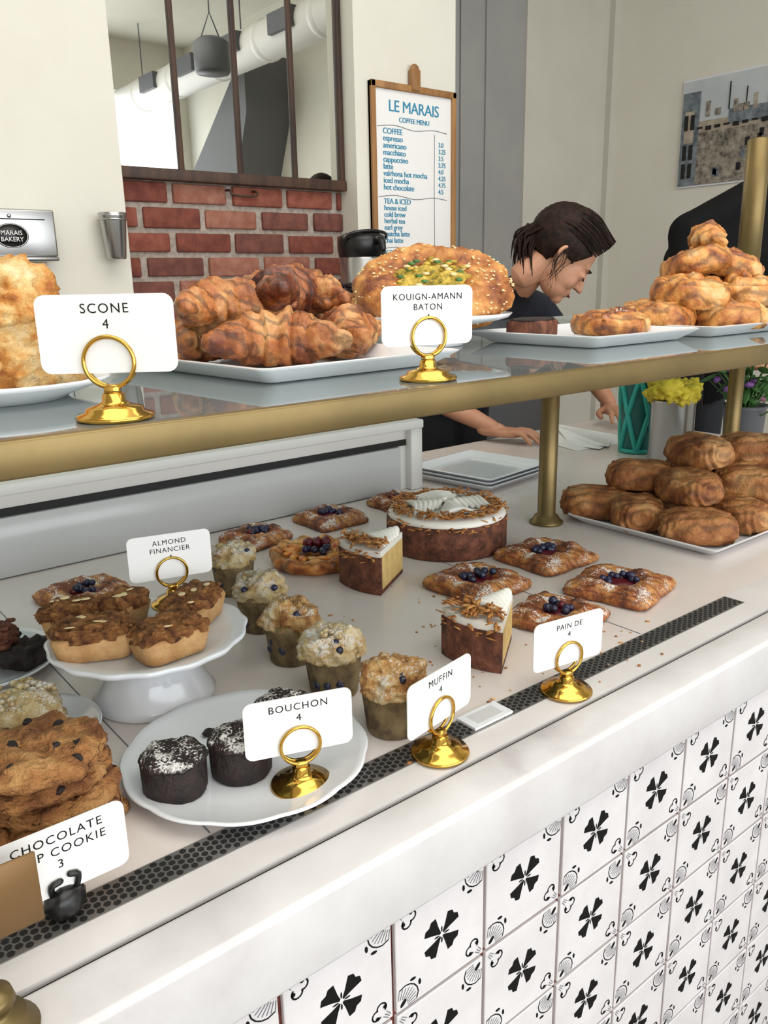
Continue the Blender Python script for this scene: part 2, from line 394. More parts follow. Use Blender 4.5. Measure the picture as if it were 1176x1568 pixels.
mb=MB(); mb.add(rbox((-.9,.594,1.271),(2.3,.6055,1.2985),.002,2),brass); mb.add(box((-.9,.6055,1.272),(2.3,.625,1.275)),brass,smooth=False); mb.obj('brass_shelf_rail')
for x,top in((1.2515,1.2865),(1.95,1.2865)):
    mb=MB(); mb.add(lathe([(0,0),(.034,0),(.034,.004),(.028,.008),(.024,.016),(.018,.019),(.018,top-.92-.01),(.022,top-.92-.008),(.022,top-.92-.001),(0,top-.92)],28),brass)
    if x>1.5: mb.add(lathe([(.0,.379),(.026,.379),(.026,.77),(.022,.774),(0,.774)],28),brass)
    mb.obj('brass_post',(x,1.044,.9202))
mb=MB()
mb.add(rbox((-.9,1.425,1.066),(1.26,1.475,1.086),.003),whitep); mb.add(box((-.9,1.452,.9205),(1.26,1.47,1.066)),whitep,smooth=False)
mb.add(box((-.9,1.449,1.026),(1.225,1.452,1.04)),dark,smooth=False); mb.add(rbox((-.9,1.438,.922),(1.20,1.449,1.026),.002,1),greyp)  # dark strip painted in as the shade of the gap above the panel
mb.add(rbox((1.225,1.43,.9205),(1.26,1.47,1.066),.002,1),whitep)
mb.obj('case_back_panel')
mb=MB(); mb.add(lathe([(0,0),(.028,0),(.030,.004),(.022,.010),(.022,.016),(.013,.02),(.011,.026),(.016,.030),(.014,.038),(0,.041)],28),brass); mb.obj('brass_glass_clamp',(.064,.503,.9205),sc=.9)
# ---------------------------------------------------------------- tableware
def round_plate(name,loc,R,scal=0,h=.018):
    w=(lambda r,z,a:(r*(1+scal*abs(math.cos(6*a))*(1 if r>.8*R else 0)),z)) if scal else None
    return MB().add(lathe([(0,0),(.6*R,0),(.63*R,.003),(.97*R,h-.003),(R,h),(.985*R,h+.002),(.93*R,h-.002),(.68*R,.006),(.6*R,.0045),(0,.0045)],96,w),white).obj(name,loc)
def tray(name,loc,hx,hy,rz=0,h=.018,n=1):
    mb=MB()
    for i in range(n):
        M=T(0,0,i*.009)
        mb.add(loft([rrloop(hx-.028,hy-.028,.01,0),rrloop(hx-.024,hy-.024,.012,.001),rrloop(hx-.002,hy-.002,.012,h-.002),rrloop(hx,hy,.013,h),rrloop(hx-.004,hy-.004,.012,h+.001),rrloop(hx-.018,hy-.018,.01,.008),rrloop(hx-.024,hy-.024,.01,.005)]),white,M,False)
    return mb.obj(name,loc,rz)
def sign(name,loc,th,text,size=.0105,black_base=False,lean=0):
    mb=MB(); bm_=black if black_base else brassp
    if not black_base:
        mb.add(lathe([(0,0),(.030,0),(.031,.002),(.0295,.004),(.023,.006),(.022,.009),(.013,.0115),(.009,.014),(.0085,.02),(.0,.021)],40),bm_)
        mb.add(rbox((-.006,-.005,.018),(.006,.005,.027),.001,1),bm_)
        for y in(-.0032,.0032): mb.add(ring(.0195,.0017,40,8),bm_,T(0,y,.0445))
        z0=.036
    else:
        mb.add(blob(.0165,.014,.014,.003,60,3,3,flat=-.012),bm_,T(0,0,.0125)); mb.add(tube([(-.009,0,.02),(-.010,-.003,.032),(-.003,-.003,.034)],.0026,8,3),bm_); mb.add(tube([(.009,0,.02),(.011,-.003,.034),(.005,-.003,.037)],.0026,8,3),bm_); z0=.022
    M=T(0,0,z0)@RX(-lean)
    L=rrloop(.053,.03,.008,0)
    f=[(p[0],-.0006,p[1]+.03) for p in L]; b=[(p[0],.0006,p[1]+.03) for p in L]
    mb.add(loft([b,f]),cardm,M,False)
    mb.add(text_geo(text,size,1.15,line=1.12),ink,M@T(0,-.0009,.046)@TXT,False)
    return mb.obj(name,loc,th)
S=1.2975
sign('price_sign_scone',(.2415,.6445,S),-36,'SCONE\n4')
sign('price_sign_kouign_amann',(.584,.6535,S),-14,'KOUIGN-AMANN\nBATON\n4',.0092)
sign('price_sign_bouchon',(.372,.604,.9255),-20,'BOUCHON\n4')
sign('price_sign_muffin',(.517,.562,.9216),10,'MUFFIN\n4')
sign('price_sign_pain',(.722,.562,.9216),-9,'PAIN DE\n4',.0095)
sign('price_sign_almond_financier',(.412,.962,.996),-14,'ALMOND\nFINANCIER\n4',.0092)
sign('price_sign_cookie',(.137,.583,.9216),0,'CHOCOLATE\nCHIP COOKIE\n3',.0105,True)
mb=MB(); mb.add(rbox((-.05,-.0015,.034),(.047,.0015,.092),.001,1),bronze,I4); mb.add(rbox((-.048,-.002,0),(-.040,.002,.05),.001,1),bronze); mb.add(rbox((-.06,-.012,0),(-.03,.012,.004),.001,1),bronze); mb.obj('bronze_card_stand',(.066,.55,.9205))
mb=MB(); mb.add(lathe([(0,0),(.071,0),(.073,.003),(.068,.010),(.056,.032),(.05,.052),(.06,.062),(.09,.066),(.113,.076),(.116,.082),(.112,.083),(.088,.0755),(0,.0745)],96,lambda r,z,a:(r*(1+(.012*math.cos(16*a) if r>.105 else 0)),z)),white); mb.obj('pedestal_cake_stand',(.343,.884,.9202))
round_plate('scalloped_dinner_plate',(.353,.678,.9214),.124,.018,.016)
round_plate('small_white_plate',(.195,1.09,.9202),.098)
round_plate('small_white_plate',(.188,.868,.9202),.08)
round_plate('white_shelf_plate',(.205,.845,S),.105)
tray('square_serving_tray',(.56,.91,S),.15,.18,4)
tray('square_serving_tray',(1.115,.865,S),.138,.13)
tray('square_serving_tray',(1.445,.87,S),.17,.145)
tray('rectangular_serving_tray',(1.59,.855,.9205),.31,.165)
tray('stacked_serving_trays',(1.43,1.41,.9205),.125,.125,8,n=3)
mb=MB(); mb.add(lathe([(0,0),(.06,0),(.058,.006),(.03,.014),(.03,.024),(.075,.03),(.13,.042),(.136,.049),(.13,.049),(.08,.037),(0,.036)],96),white); mb.obj('low_pedestal_plate',(.90,1.01,S))
# ---------------------------------------------------------------- baked goods
def muffin(loc,sd,berries=5,mat_=muftop):
    mb=MB(); r=random.Random(sd)
    mb.add(lathe([(0,0),(.028,0),(.030,.003),(.036,.056),(.035,.06),(0,.06)],64,lambda R,z,a:(R*(1+(.012*math.cos(32*a)+.03*noise.noise(Vector((math.cos(a)*2,math.sin(a)*2,z*40+sd))) if R>.025 else 0)),z)),mufbody)
    mb.add(blob(.040,.040,.026,.010,42,sd,5,flat=-.007,octv=5),mat_,T(0,0,.061))
    for i in range(28):
        a=r.uniform(0,6.28); q=r.uniform(0,.033); h=.061+.023*math.sqrt(max(0,1-(q/.0415)**2)); s=r.uniform(.002,.006)
        mb.add(blob(s,s,s*.8,s*.6,170,i+sd,2),mat_,T(q*math.cos(a),q*math.sin(a),h))
    for i in range(berries):
        a=r.uniform(3.4,5.8); q=r.uniform(.014,.036); h=.059+.021*math.sqrt(max(0,1-(q/.043)**2))
        mb.add(blob(.0055,.0055,.005,.001,100,i,2),blue,T(q*math.cos(a),q*math.sin(a),h))
    for i in range(3):
        a=r.uniform(3.0,6.0); mb.add(blob(.006,.006,.007,.002,100,i,2),blue,T(.0305*math.cos(a),.0305*math.sin(a),r.uniform(.018,.045)))
    mb.obj('blueberry_muffin',loc,r.uniform(-20,20),sc=.95)
for i,(x,y) in enumerate([(.585,1.125),(.545,.972),(.522,.856),(.512,.746),(.512,.634)]): muffin((x,y,.9204),i+11,[2,3,2,4,6][i],crumb if i in(0,1,3) else muftop)
def danish(loc,R,sd,rz,nb=12,z=0):
    mb=MB(); r=random.Random(sd); nT=120
    prof=[(1.0,.002),(1.03,.007),(1.0,.012),(.93,.0155),(.84,.0185),(.74,.021),(.64,.0225),(.56,.0225),(.49,.020),(.42,.017),(.3,.015),(.15,.014),(0,.014)]
    vs=[];rings=[]
    for q,(rho,h) in enumerate([(0,0),(.93,0)]+prof):
        if rho==0: rings.append([len(vs)]); vs.append((0,0,h)); continue
        st=len(vs)
        for i in range(nT):
            a=2*math.pi*i/nT
            da=abs(((a+math.pi/4)%(math.pi/2))-math.pi/4)
            sq_=1/(math.cos(da)+math.sin(da))          # straight-sided square with its corners on the axes
            edge=.5*sq_+.5*(.70+.30*(1-da/(math.pi/4))**1.2)
            edge=min(edge,.965)
            w=min(1,rho**1.2); rr=R*rho*((1-w)*.80+w*edge)
            x,y=rr*math.cos(a),rr*math.sin(a)
            n=noise.fractal(Vector((x*34+sd,y*34,h*60)),.7,2,4)
            lay=.0014*abs(math.sin(rho*30+3*n)) if .45<rho<1.0 else 0
            fold=.004*math.exp(-((math.degrees(a)%90-16-14*rho)/7)**2) if .4<rho<.98 else 0
            vs.append((x*(1+.03*n),y*(1+.03*n),0 if q<2 else max(0,h+fold+lay+.003*n)))
        rings.append(list(range(st,st+nT)))
    mb.add((vs,grid_rings(rings)),danishm)
    mb.add(blob(R*.30,R*.22,.005,.002,80,sd,3),rasp,T(0,0,.014))
    for i in range(nb):
        a=r.uniform(0,6.28); q=R*.25*math.sqrt(r.random()); s=r.uniform(.0055,.0072)
        mb.add(blob(s,s,s*.95,0,1,0,2),blue if r.random()<.92 else rasp,T(q*1.3*math.cos(a),q*.9*math.sin(a),.019+r.uniform(0,.006)))
    mb.obj('blueberry_danish',(loc[0],loc[1],.9205+z),rz)
for i,(x,y,R) in enumerate([(.747,1.335,.072),(.93,1.345,.082),(1.115,1.345,.073),(.39,1.25,.086),(1.072,.893,.092),(.888,.878,.088),(1.046,.720,.093),(.879,.708,.080)]): danish((x,y),R,i+3,-40+random.uniform(-9,9))
mb=MB(); mb.add(lathe([(0,0),(.068,0),(.076,.006),(.08,.016),(.077,.025),(.069,.028),(.063,.022),(.06,.018),(0,.018)],110,lambda R,z,a:(R*(1+(.02*math.sin(11*a)+.03*noise.noise(Vector((math.cos(a)*7,math.sin(a)*7,z*80))) if R>.05 else 0)),z+(.003*math.sin(11*a) if .05<R and z>.01 else 0))),flakym)
for i in range(14):
    a=i*.449; mb.add(blob(.019,.007,.005,.001,60,i,2),peach,RZ(math.degrees(a))@T(.043,0,.021)@RZ(40)@RY(-8))
for i in range(14):
    a=random.uniform(0,6.28); q=.03*math.sqrt(random.random()); mb.add(blob(.007,.007,.0068,0,1,0,2),blue,T(q*math.cos(a),q*math.sin(a),.026+random.uniform(0,.006)))
for i in range(3): mb.add(blob(.009,.009,.009,.003,220,i,3),rasp,T(-.005+.013*i,.012-.008*i,.035))
mb.obj('fruit_tart',(.762,1.154,.9205),0)
def flakes(mb,n,fn,sd):
    r=random.Random(sd)
    for i in range(n):
        x,y,z=fn(r); L=r.uniform(.007,.0115)
        mb.add(blob(L,.0029,.0011,0,1,0,1),almond,T(x,y,z)@Euler((r.uniform(-.7,.7),r.uniform(-.45,.45),r.uniform(0,6.28))).to_matrix().to_4x4())
mb=MB(); CH=.060; CR=.112
mb.add(lathe([(0,0),(CR-.003,0),(CR,.004),(CR,CH-.006),(CR-.002,CH),(0,CH)],96,lambda R,z,a:(R*(1+(.014*noise.noise(Vector((math.cos(a)*9,math.sin(a)*9,z*70))) if R>.1 else 0)),z)),choc)
mb.add(lathe([(CR-.006,CH-.004),(CR-.002,CH+.002),(CR-.006,CH+.009),(CR-.016,CH+.011),(0,CH+.010)],72),cream)
for k in range(4):
    a0=90*k+20
    for j in range(6):
        rr=.014+j*.0098; hw=(.004+.60*rr)
        pts=[(rr+.009,-hw,CH+.014),(rr,0,CH+.022),(rr+.009,hw,CH+.014)]
        mb.add(tube(pts,[.0038,.0062,.0038],8,5),cream,RZ(a0+45))
def f(r):
    a=r.uniform(0,6.28); q=r.uniform(.074,.115); return q*math.cos(a),q*math.sin(a),CH+.016+r.uniform(-.002,.007) if q<.106 else CH+.008-r.uniform(0,.016)
flakes(mb,520,f,5)
mb.obj('almond_cream_cake',(1.01,1.08,.9205))
def slice_(loc,R,rz,ang,sd,h=.062):
    mb=MB(); n=12; A=[-ang/2+ang*i/n for i in range(n+1)]
    def layer(z0,z1,m,r0=1.0):
        bot=[(0,0,z0)]+[(R*r0*math.cos(math.radians(a)),R*r0*math.sin(math.radians(a)),z0) for a in A]
        top=[(p[0],p[1],z1) for p in bot]; mb.add(loft([bot,top]),m,I4,False)
    layer(0,.007,choc,1.0); layer(.007,h,custard,.93); layer(h,h+.010,cream,.985)
    v=[];fs=[]; z0=.004; r0,r1=.93,1.0
    for k,a in enumerate(A):
        c,s=math.cos(math.radians(a)),math.sin(math.radians(a)); w=1+.015*noise.noise(Vector((a*.2,sd,0)))
        v+=[(R*r0*c,R*r0*s,z0),(R*r1*c*w,R*r1*s*w,z0),(R*r1*c*w,R*r1*s*w,h),(R*r0*c,R*r0*s,h)]
        if k:
            o=4*k
            for q in range(4): fs.append((o-4+q,o+q,o+(q+1)%4,o-4+(q+1)%4))
    fs+= [(0,1,2,3),(4*n+3,4*n+2,4*n+1,4*n)]; mb.add((v,fs),choc,I4,False)
    for j in range(6):
        rr=R*.16+j*.0105; hw=rr*math.tan(math.radians(ang/2))*.85
        mb.add(tube([(rr+.004,-hw,h+.011),(rr-.002,0,h+.018),(rr+.004,hw,h+.011)],[.0045,.0068,.0045],8,5),cream)
    def f(r):
        a=math.radians(r.uniform(-ang/2,ang/2)); q=R*r.uniform(.66,1.04); return q*math.cos(a),q*math.sin(a),h+.017+r.uniform(-.003,.007) if q<R*.97 else h+.006-r.uniform(-.004,.016)
    flakes(mb,110,f,sd); mb.obj('almond_cream_cake_slice',loc,rz)
slice_((.845,1.012,.9205),.112,186,52,2); slice_((.785,.708,.9205),.108,190,52,3,.055)
def financier(loc,rz,L=.045,W=.029,sd=0):
    mb=MB(); r=random.Random(sd)
    mb.add(loft([rrloop(L-.008,W-.008,.012,0),rrloop(L-.005,W-.005,.014,.002),rrloop(L,W,.014,.026),rrloop(L-.002,W-.002,.014,.030)]),finbody)
    mb.add(blob(L+.001,W+.001,.013,.006,80,sd,5,flat=-.003,sq=.72,octv=5),fincr,T(0,0,.029))
    for i in range(40):
        s=r.uniform(.0018,.004); mb.add(blob(s,s,s*.7,s*.5,200,i,1),fincr,T(r.uniform(-.85,.85)*L,r.uniform(-.8,.8)*W,.038))
    for i in range(4): mb.add(blob(.006,.0042,.0009,0,1,0,2),seed,T(r.uniform(-.6,.6)*L,r.uniform(-.6,.6)*W,.042)@RX(r.uniform(-15,15)))
    mb.obj('almond_financier',loc,rz)
zf=.9962
financier((.277,.878,zf),-25,sd=1); financier((.342,.823,zf),5,sd=2,L=.042); financier((.400,.884,zf),38,sd=3,L=.05,W=.028); financier((.335,.938,zf),20,sd=4,L=.032,W=.023); financier((.275,.952,zf),-10,sd=5,L=.034,W=.026)
def bouchon(loc,sd):
    mb=MB(); mb.add(lathe([(0,0),(.028,0),(.0305,.004),(.0315,.036),(.028,.040)],48,lambda R,z,a:(R*(1+.05*noise.noise(Vector((math.cos(a)*4,math.sin(a)*4,z*90+sd)))),z)),dchoc)
    mb.add(blob(.0315,.0315,.008,.004,70,sd,4,flat=-.002),dchocs,T(0,0,.038)); mb.obj('chocolate_bouchon',loc)
bouchon((.272,.674,.926),1); bouchon((.338,.662,.926),2); bouchon((.408,.690,.926),3)
mb=MB()
for x,y,s in((.345,.745,.008),(.31,.735,.0055),(.355,.775,.003),(.30,.715,.003)): mb.add(blob(s,s*.8,s*.5,s*.4,120,1,2),dchoc,T(x,y,.9266+s*.4))
mb.obj('chocolate_crumbs')
mb=MB(); r=random.Random(21)
for cx,cy,n,sp in((.82,.90,10,.05),(.72,.80,14,.05),(.70,.66,16,.05),(.60,.74,12,.05),(.63,.90,10,.04),(.98,.98,10,.05),(.93,.62,12,.06),(.49,.56,6,.03),(.60,.60,8,.03),(.82,.58,8,.05)):
    for i in range(n):
        s=r.uniform(.0008,.0024); mb.add(blob(s*r.uniform(1,2.2),s,s*.6,0,1,0,1),r.choice([almond,flakym,crumb,painm]),T(cx+r.gauss(0,sp),max(.545,cy+r.gauss(0,sp*.6)),.9213 if cy<.62 else .9208)@RZ(r.uniform(0,180)))
mb.obj('scattered_pastry_crumbs')
mb=MB(); z=.9207
for i in range(5):
    R=.060-.001*i; a=random.uniform(0,6.28); d=.004
    vs,fs=blob(R,R,.0145,.006,38,i+4,5,flat=-.0075,sq=.86,octv=5,H=.65); out=[]
    for p in vs:
        p=Vector(p)
        if p.z>.003:   # crackled top: shallow fissures
            n=abs(noise.noise(Vector((p.x*42+i*5,p.y*42,1.3)))); p.z-=.0045*max(0,1-n*7)
        out.append(tuple(p))
    cx,cy=.163+d*math.cos(a),.700+d*math.sin(a); mb.add((out,fs),cookiem,T(cx,cy,z+.008))
    for k in range(16):
        b=random.uniform(0,6.28); q=R*random.uniform(.15,.98); s=random.uniform(.004,.0075); mb.add(blob(s,s*.8,s*.55,.002,110,k,2),dchoc,T(cx+q*math.cos(b),cy+q*math.sin(b),z+.0065+.0125*math.sqrt(max(0,1-(q/R)**3)))@RZ(k*40))
    z+=.0185
mb.obj('chocolate_chip_cookie_stack')
mb=MB(); mb.add(blob(.046,.044,.024,.01,30,8,4,flat=-.013,octv=4),crumb,T(0,0,.0135)); mb.add(blob(.04,.042,.018,.009,34,9,4,flat=-.01,octv=4),crumb,T(.004,0,.040))
for i in range(60):
    a=random.uniform(0,6.28); q=.036*math.sqrt(random.random()); s=random.uniform(.003,.006); mb.add(blob(s,s,s*.8,.001,100,i,1),crumb,T(q*math.cos(a),q*math.sin(a),.054+.004*(1-(q/.036)**2)))
mb.obj('powdered_crumb_cake',(.188,.868,.9252))
mb=MB()
for i,(x,y,z) in enumerate([(0,0,.016),(.055,-.03,.014),(-.05,.03,.014),(.03,.045,.014),(.02,-.01,.042)]): mb.add(blob(.034,.03,.019,.011,55,i,4,flat=-.013,octv=5),dchoc if i%2 else choc,T(x,y,z))
for i in range(20): mb.add(blob(.007,.005,.003,.003,80,i,2),choc,T(random.uniform(-.02,.05),random.uniform(-.03,.02),.055))
mb.obj('chocolate_chunk_cookies',(.19,1.09,.9257))
# laminated things
def croissant(mb,m,M,L=.06,r=.024,bend=.02,sd=0,turns=5,amp=.005,stp=.3):
    pts=[];rad=[]; n=84
    for i in range(n+1):
        t=-1+2*i/n; e=max(0,1-abs(t)**2.0); st=(abs(t)*turns+.15)%1.0
        pts.append((L*t,-bend*t*t,r*.85)); rad.append(max(.005,r*(.30+.70*e)*(1-stp*.7+stp*st**.6)))
    vs,fs=tube(pts,rad,28); o=Vector((sd*2.3,sd,0)); out=[]
    for p in vs:
        p=Vector(p); c=Vector((p.x,-bend*(p.x/L)**2,r*.85)); d=(p-c); n=d.normalized() if d.length>1e-5 else Vector((0,0,1))
        q=p+n*amp*noise.fractal(Vector((p.x*28,p.y*70,p.z*70))+o,.75,2,4); q.z=max(q.z,.0); out.append(tuple(q))
    mb.add((out,fs),m,M)
def swirl(mb,m,M,R=.05,h=.034,sd=0,turns=2.6,amp=.5):
    nT=110; nr=38; vs=[]; rings=[]; rings.append([0]); vs.append((0,0,0)); o=Vector((sd*3.1,sd,0))
    prof=[(.9,0)]+[(1.0,.15),(1.04,.4),(1.02,.62),(.98,.78)]+[(.95-.95*i/nr,None) for i in range(nr)]
    for rho,hz in prof:
        st=len(vs)
        for i in range(nT):
            a=2*math.pi*i/nT; n=amp*noise.fractal(Vector((rho*math.cos(a)*2.4,rho*math.sin(a)*2.4,(hz or 1)*2))+o,.75,2,4)
            ph=(turns*rho-a/(2*math.pi))%1.0; gv=abs(math.sin(math.pi*ph))**.45
            if hz is None: z=h*(.76+.34*(1-rho))+ (gv-.6)*.016 + .006*n
            else: z=h*hz+(.003*n if hz else 0)
            rr=R*rho*(1+.08*n+.06*math.cos(2*a+sd)+.02*math.cos(5*a+sd)); vs.append((rr*math.cos(a),rr*math.sin(a),max(z,0)))
        rings.append(list(range(st,st+nT)))
    rings.append([len(vs)]); vs.append((0,0,h*1.0)); mb.add((vs,grid_rings(rings)),m,M)
mb=MB()
for i,(x,y,z,s) in enumerate([(0.015,-.005,.032,1.1),(-.06,-.02,.03,1),(.005,.06,.03,1),(-.015,.0,.085,1.0)]): mb.add(blob(.052*s,.048*s,.034*s,.020,24,i+2,5,flat=-.027,octv=6,H=.7,sq=.85),sconem,T(x,y,z)@RZ(i*50))
mb.obj('scones',(.215,.85,S+.006))
mb=MB()
for i,(x,y,z,rz,m_,tx) in enumerate([(-.075,.075,.0,30,lightbun,0),(-.040,-.055,.0,-25,lightbun,0),(.080,-.01,0,50,lightbun,0),(.0,.10,0,-30,darkbun,0),(.10,.10,0,20,lightbun,0),(-.07,.01,.036,10,lightbun,-12),(.015,.025,.050,42,darkbun,-15),(.05,.085,.052,-30,lightbun,12)]):
    M=T(x,y,z)@RZ(rz)@RX(tx)
    croissant(mb,m_,M,.076,.035,.034,i,3.4,.005,.24)
mb.obj('caramelized_croissants',(.565,.90,S+.0075),-5)
mb=MB()
for i,(x,y,z,rz) in enumerate([(-.105,.0,.0,20),(.0,-.075,.0,-10),(.095,.0,0,60),(0,.08,0,-30),(-.055,-.025,.042,35),(.055,.03,.044,0),(.01,.0,.088,50),(.055,-.06,.044,80),(.115,.06,.044,20),(.10,-.08,0,15),(.08,-.01,.088,0),(.05,.01,.128,30)]):
    M=T(x,y,z)@RZ(rz)@RX(random.uniform(-18,18) if z>0 else 0)@RY(random.uniform(-14,14) if z>0 else 0)
    if i%3==2: croissant(mb,flakym,M,.070,.032,.026,i,3.6,.005,.26)
    else: swirl(mb,flakym,M,.063,.046,i,2.0,.45)
mb.obj('pile_of_golden_pastries',(1.43,.865,S+.0075))
mb=MB(); swirl(mb,flakym,I4,.060,.034,2,1.8,.45); croissant(mb,danishm,T(0,-.015,.010),.05,.018,.01,3); mb.obj('golden_swirl_pastry',(1.185,.865,S+.0075))
mb=MB(); mb.add(rbox((-.04,-.03,0),(.04,.03,.028),.004,2),choc); mb.add(blob(.04,.03,.004,.002,80,2,3,sq=.6),dchoc,T(0,0,.028)); mb.obj('chocolate_brownie',(1.045,.915,S+.0075),20)
mb=MB()
def sring(M,R,r,sd,n=150):
    vs,fs=ring(R,r,72,26,'Z'); out=[]
    for p in vs:
        p=Vector(p); c=Vector((p.x,p.y,0)).normalized()*R; nn=(p-c).normalized(); out.append(tuple(p+nn*.007*noise.fractal(p*32+Vector((sd,0,0)),.7,2,5)))
    mb.add((out,fs),golden,M)
    for i in range(n):
        a=random.uniform(0,6.28); b=random.uniform(-.6,3.3); q=R+r*1.01*math.cos(b); mb.add(blob(.0026,.0016,.001,0,1,0,1),seed,M@T(q*math.cos(a),q*math.sin(a),r*1.01*math.sin(b))@RZ(random.uniform(0,180))@RX(random.uniform(-30,30)))
    mb.add(blob(R*.85,R*.85,r*.65,.014,50,sd,4,H=.5),herb,M@T(0,0,r*.3))
    for i in range(60):
        a=random.uniform(0,6.28); q=R*.7*math.sqrt(random.random()); mb.add(blob(.005,.004,.002,0,1,0,1),random.choice([herb,green,seed,herb]),M@T(q*math.cos(a),q*math.sin(a),r*.9+random.uniform(-.003,.006)))
sring(T(.0,-.015,.050)@RZ(-38)@RX(40)@SC(1.38,.97,1),.060,.031,1,480); sring(T(.06,.055,.028)@RZ(-38)@SC(1.2,1,1),.045,.026,2,160)
swirl(mb,golden,T(-.075,.075,0),.036,.04,4)
mb.obj('sesame_filled_breads',(.90,1.01,S+.037))
mb=MB()
def pain(M,sd,L=.066,W=.050,H=.034):
    vs,fs=ico(5); out=[]
    for n in vs:
        p=Vector([math.copysign(abs(c)**.70,c) for c in n]); p=Vector((p.x*W,p.y*L,p.z*H))
        nn=noise.fractal(p*26+Vector((sd*4,0,0)),.8,2,4)
        g=(abs(((p.x*24+nn*.5)%1.0)-.5)*-.006 if abs(p.x)<W*.8 and p.z>0 else 0)+.004*nn
        if abs(p.y)>.82*L: g+=.003*math.sin(math.hypot(p.x,p.z-.005)*560)
        p+=n*g
        if p.z<-H*.75: p.z=-H*.75
        out.append(tuple(p))
    mb.add((out,fs),painm,M@T(0,0,H*.75))
for i,(x,y,z,rz) in enumerate([(-.235,-.085,0,40),(-.235,.045,0,-50),(-.235,.145,0,30),(-.105,-.09,0,-15),(-.10,.05,0,35),(-.09,.14,0,-70),(.02,-.08,0,15),(.03,.05,0,-20),(.14,-.05,0,40),(.14,.08,0,0),(-.16,-.015,.05,-20),(-.15,.10,.05,30),(-.035,-.07,.052,20),(-.01,.06,.052,-20),(.08,.0,.052,0),(-.07,.02,.102,-15),(.03,-.04,.10,35)]):
    pain(T(x,y,z)@RZ(rz)@(RY(random.uniform(-9,9)) if z else I4),i)
mb.obj('pile_of_chocolate_croissants',(1.585,.855,.9275))
# ---------------------------------------------------------------- wall things
mb=MB(); mb.add(rbox((-.15,-.09,0),(.15,.0,.135),.006,3),steel); mb.add(rbox((-.145,-.11,-.012),(.145,0,.0),.004,2),steel); mb.add(rbox((-.12,-.0915,.105),(.12,-.09,.108),.0005,1),dark)
mb.add(lathe([(0,0),(.048,0),(.048,.002),(0,.002)],40),black,T(.02,-.0905,.06)@RX(90)@SC(1,.72,1))
mb.add(ring(.045,.001,40,6,'Z'),cardm,T(.02,-.093,.06)@RX(90)@SC(1,.72,1))
mb.add(text_geo('MARAIS\nBAKERY',.018,1.0),cardm,T(.02,-.0935,.062)@TXT,False); mb.add(blob(.006,.004,.006,0,1,0,2),steel,T(.02,-.091,.115))
mb.obj('napkin_dispenser',(.725,2.749,1.485))
mb=MB(); mb.add(lathe([(0,0),(.028,0),(.03,.004),(.042,.13),(.045,.14),(.042,.141),(.04,.13),(.027,.008),(0,.006)],36),steel); mb.add(rbox((-.02,.03,.08),(.05,.052,.12),.003),steel); mb.add(ring(.043,.003,30,8,'Z'),steel,T(0,0,.12))
mb.obj('steel_wall_cup',(1.07,2.697,1.48))
mb=MB(); W2,H2=.225,.37
mb.add(box((-W2,0,-H2),(W2,.012,H2)),cardm,smooth=False)
for a,b in(((-W2,-.012,-H2),(-W2+.022,.014,H2)),((W2-.022,-.012,-H2),(W2,.014,H2)),((-W2,-.012,H2-.025),(W2,.014,H2)),((-W2,-.012,-H2),(W2,.014,-H2+.025))): mb.add(rbox(a,b,.003),oak)
mb.add(rbox((-.022,-.02,H2-.02),(.022,.01,H2+.06),.006),oak); mb.add(blob(.022,.012,.02,0,1,0,3),oak,T(0,-.006,H2+.06))
def bt(s,size,x,z,al='LEFT',w=1.0,ln=1.0):
    g=text_geo(s,size,.95,al,ln)
    for dx in(0,.0016): mb.add(g,tealink,T(x+dx,-.001-dx*.1,z)@TXT,False)
bt('LE MARAIS',.06,0,.268,'CENTER'); bt('COFFEE MENU',.026,0,.232,'CENTER')
bt('COFFEE\nespresso\namericano\nmacchiato\ncappuccino\nlatte\nvalrhona hot mocha\niced mocha\nhot chocolate',.0305,-.165,.185,ln=.85)
bt('3.0\n3.25\n3.5\n3.75\n4.0\n4.25\n4.75\n4.5',.026,.13,.155,ln=1.0)
bt('TEA & ICED\nhouse iced\ncold brew\nherbal tea\nearl grey\nmatcha latte\nchai latte\n\nKIDS DRINKS\nmilk steamer\nsmall cocoa',.029,-.165,-.075,ln=.86)
for z in(-.05,-.25,.21):
    mb.add(tube([(-.19,-.001,z),(-.1,-.001,z+.008),(0,-.001,z-.004),(.1,-.001,z+.006),(.18,-.001,z)],.0012,5,4),inkg)
mb.add(tube([(.11,-.001,.2),(.108,-.001,0),(.11,-.001,-.3)],.0012,5,3),inkg)
mb.obj('coffee_menu_board',(2.375,2.735,1.77))
mb=MB()
def pr(y0,z0,y1,z1,m,d): mb.add(box((-d,y0,z0),(0,y1,z1)),m,smooth=False)
sky=pm('photo_sky',['#c9cdd0','#b9bfc4'],4,.4); stone=pm('photo_stone',['#4d4640','#8a8276','#aaa294'],30,.4,detail=10); roof=pm('photo_roof',['#4f5860','#868e94'],22,.4,detail=8); sand=pm('photo_plaster',['#8c8070','#b8ac9c'],16,.4,detail=8)
pr(-.5,-.29,.5,.29,white,.012); pr(-.49,-.28,.49,.28,sky,.016)
pr(-.49,-.28,.49,.02,stone,.018); pr(.0,.0,.49,.06,sand,.019); pr(-.49,.02,.2,.10,roof,.0195); pr(.38,-.28,.49,.22,roof,.020); pr(.41,-.05,.47,.12,sand,.021)
r=random.Random(9)
for i in range(26):
    y=r.uniform(-.47,.34); z=r.uniform(-.24,-.02); pr(y-.012,z-.02,y+.012,z+.02,dark if i%3 else roof,.0215)
for y,z in((.42,.06),(.46,.06),(.42,-.1),(.46,-.1),(.42,-.2),(.46,-.2)): pr(y-.012,z-.04,y+.012,z+.04,dark,.0225)
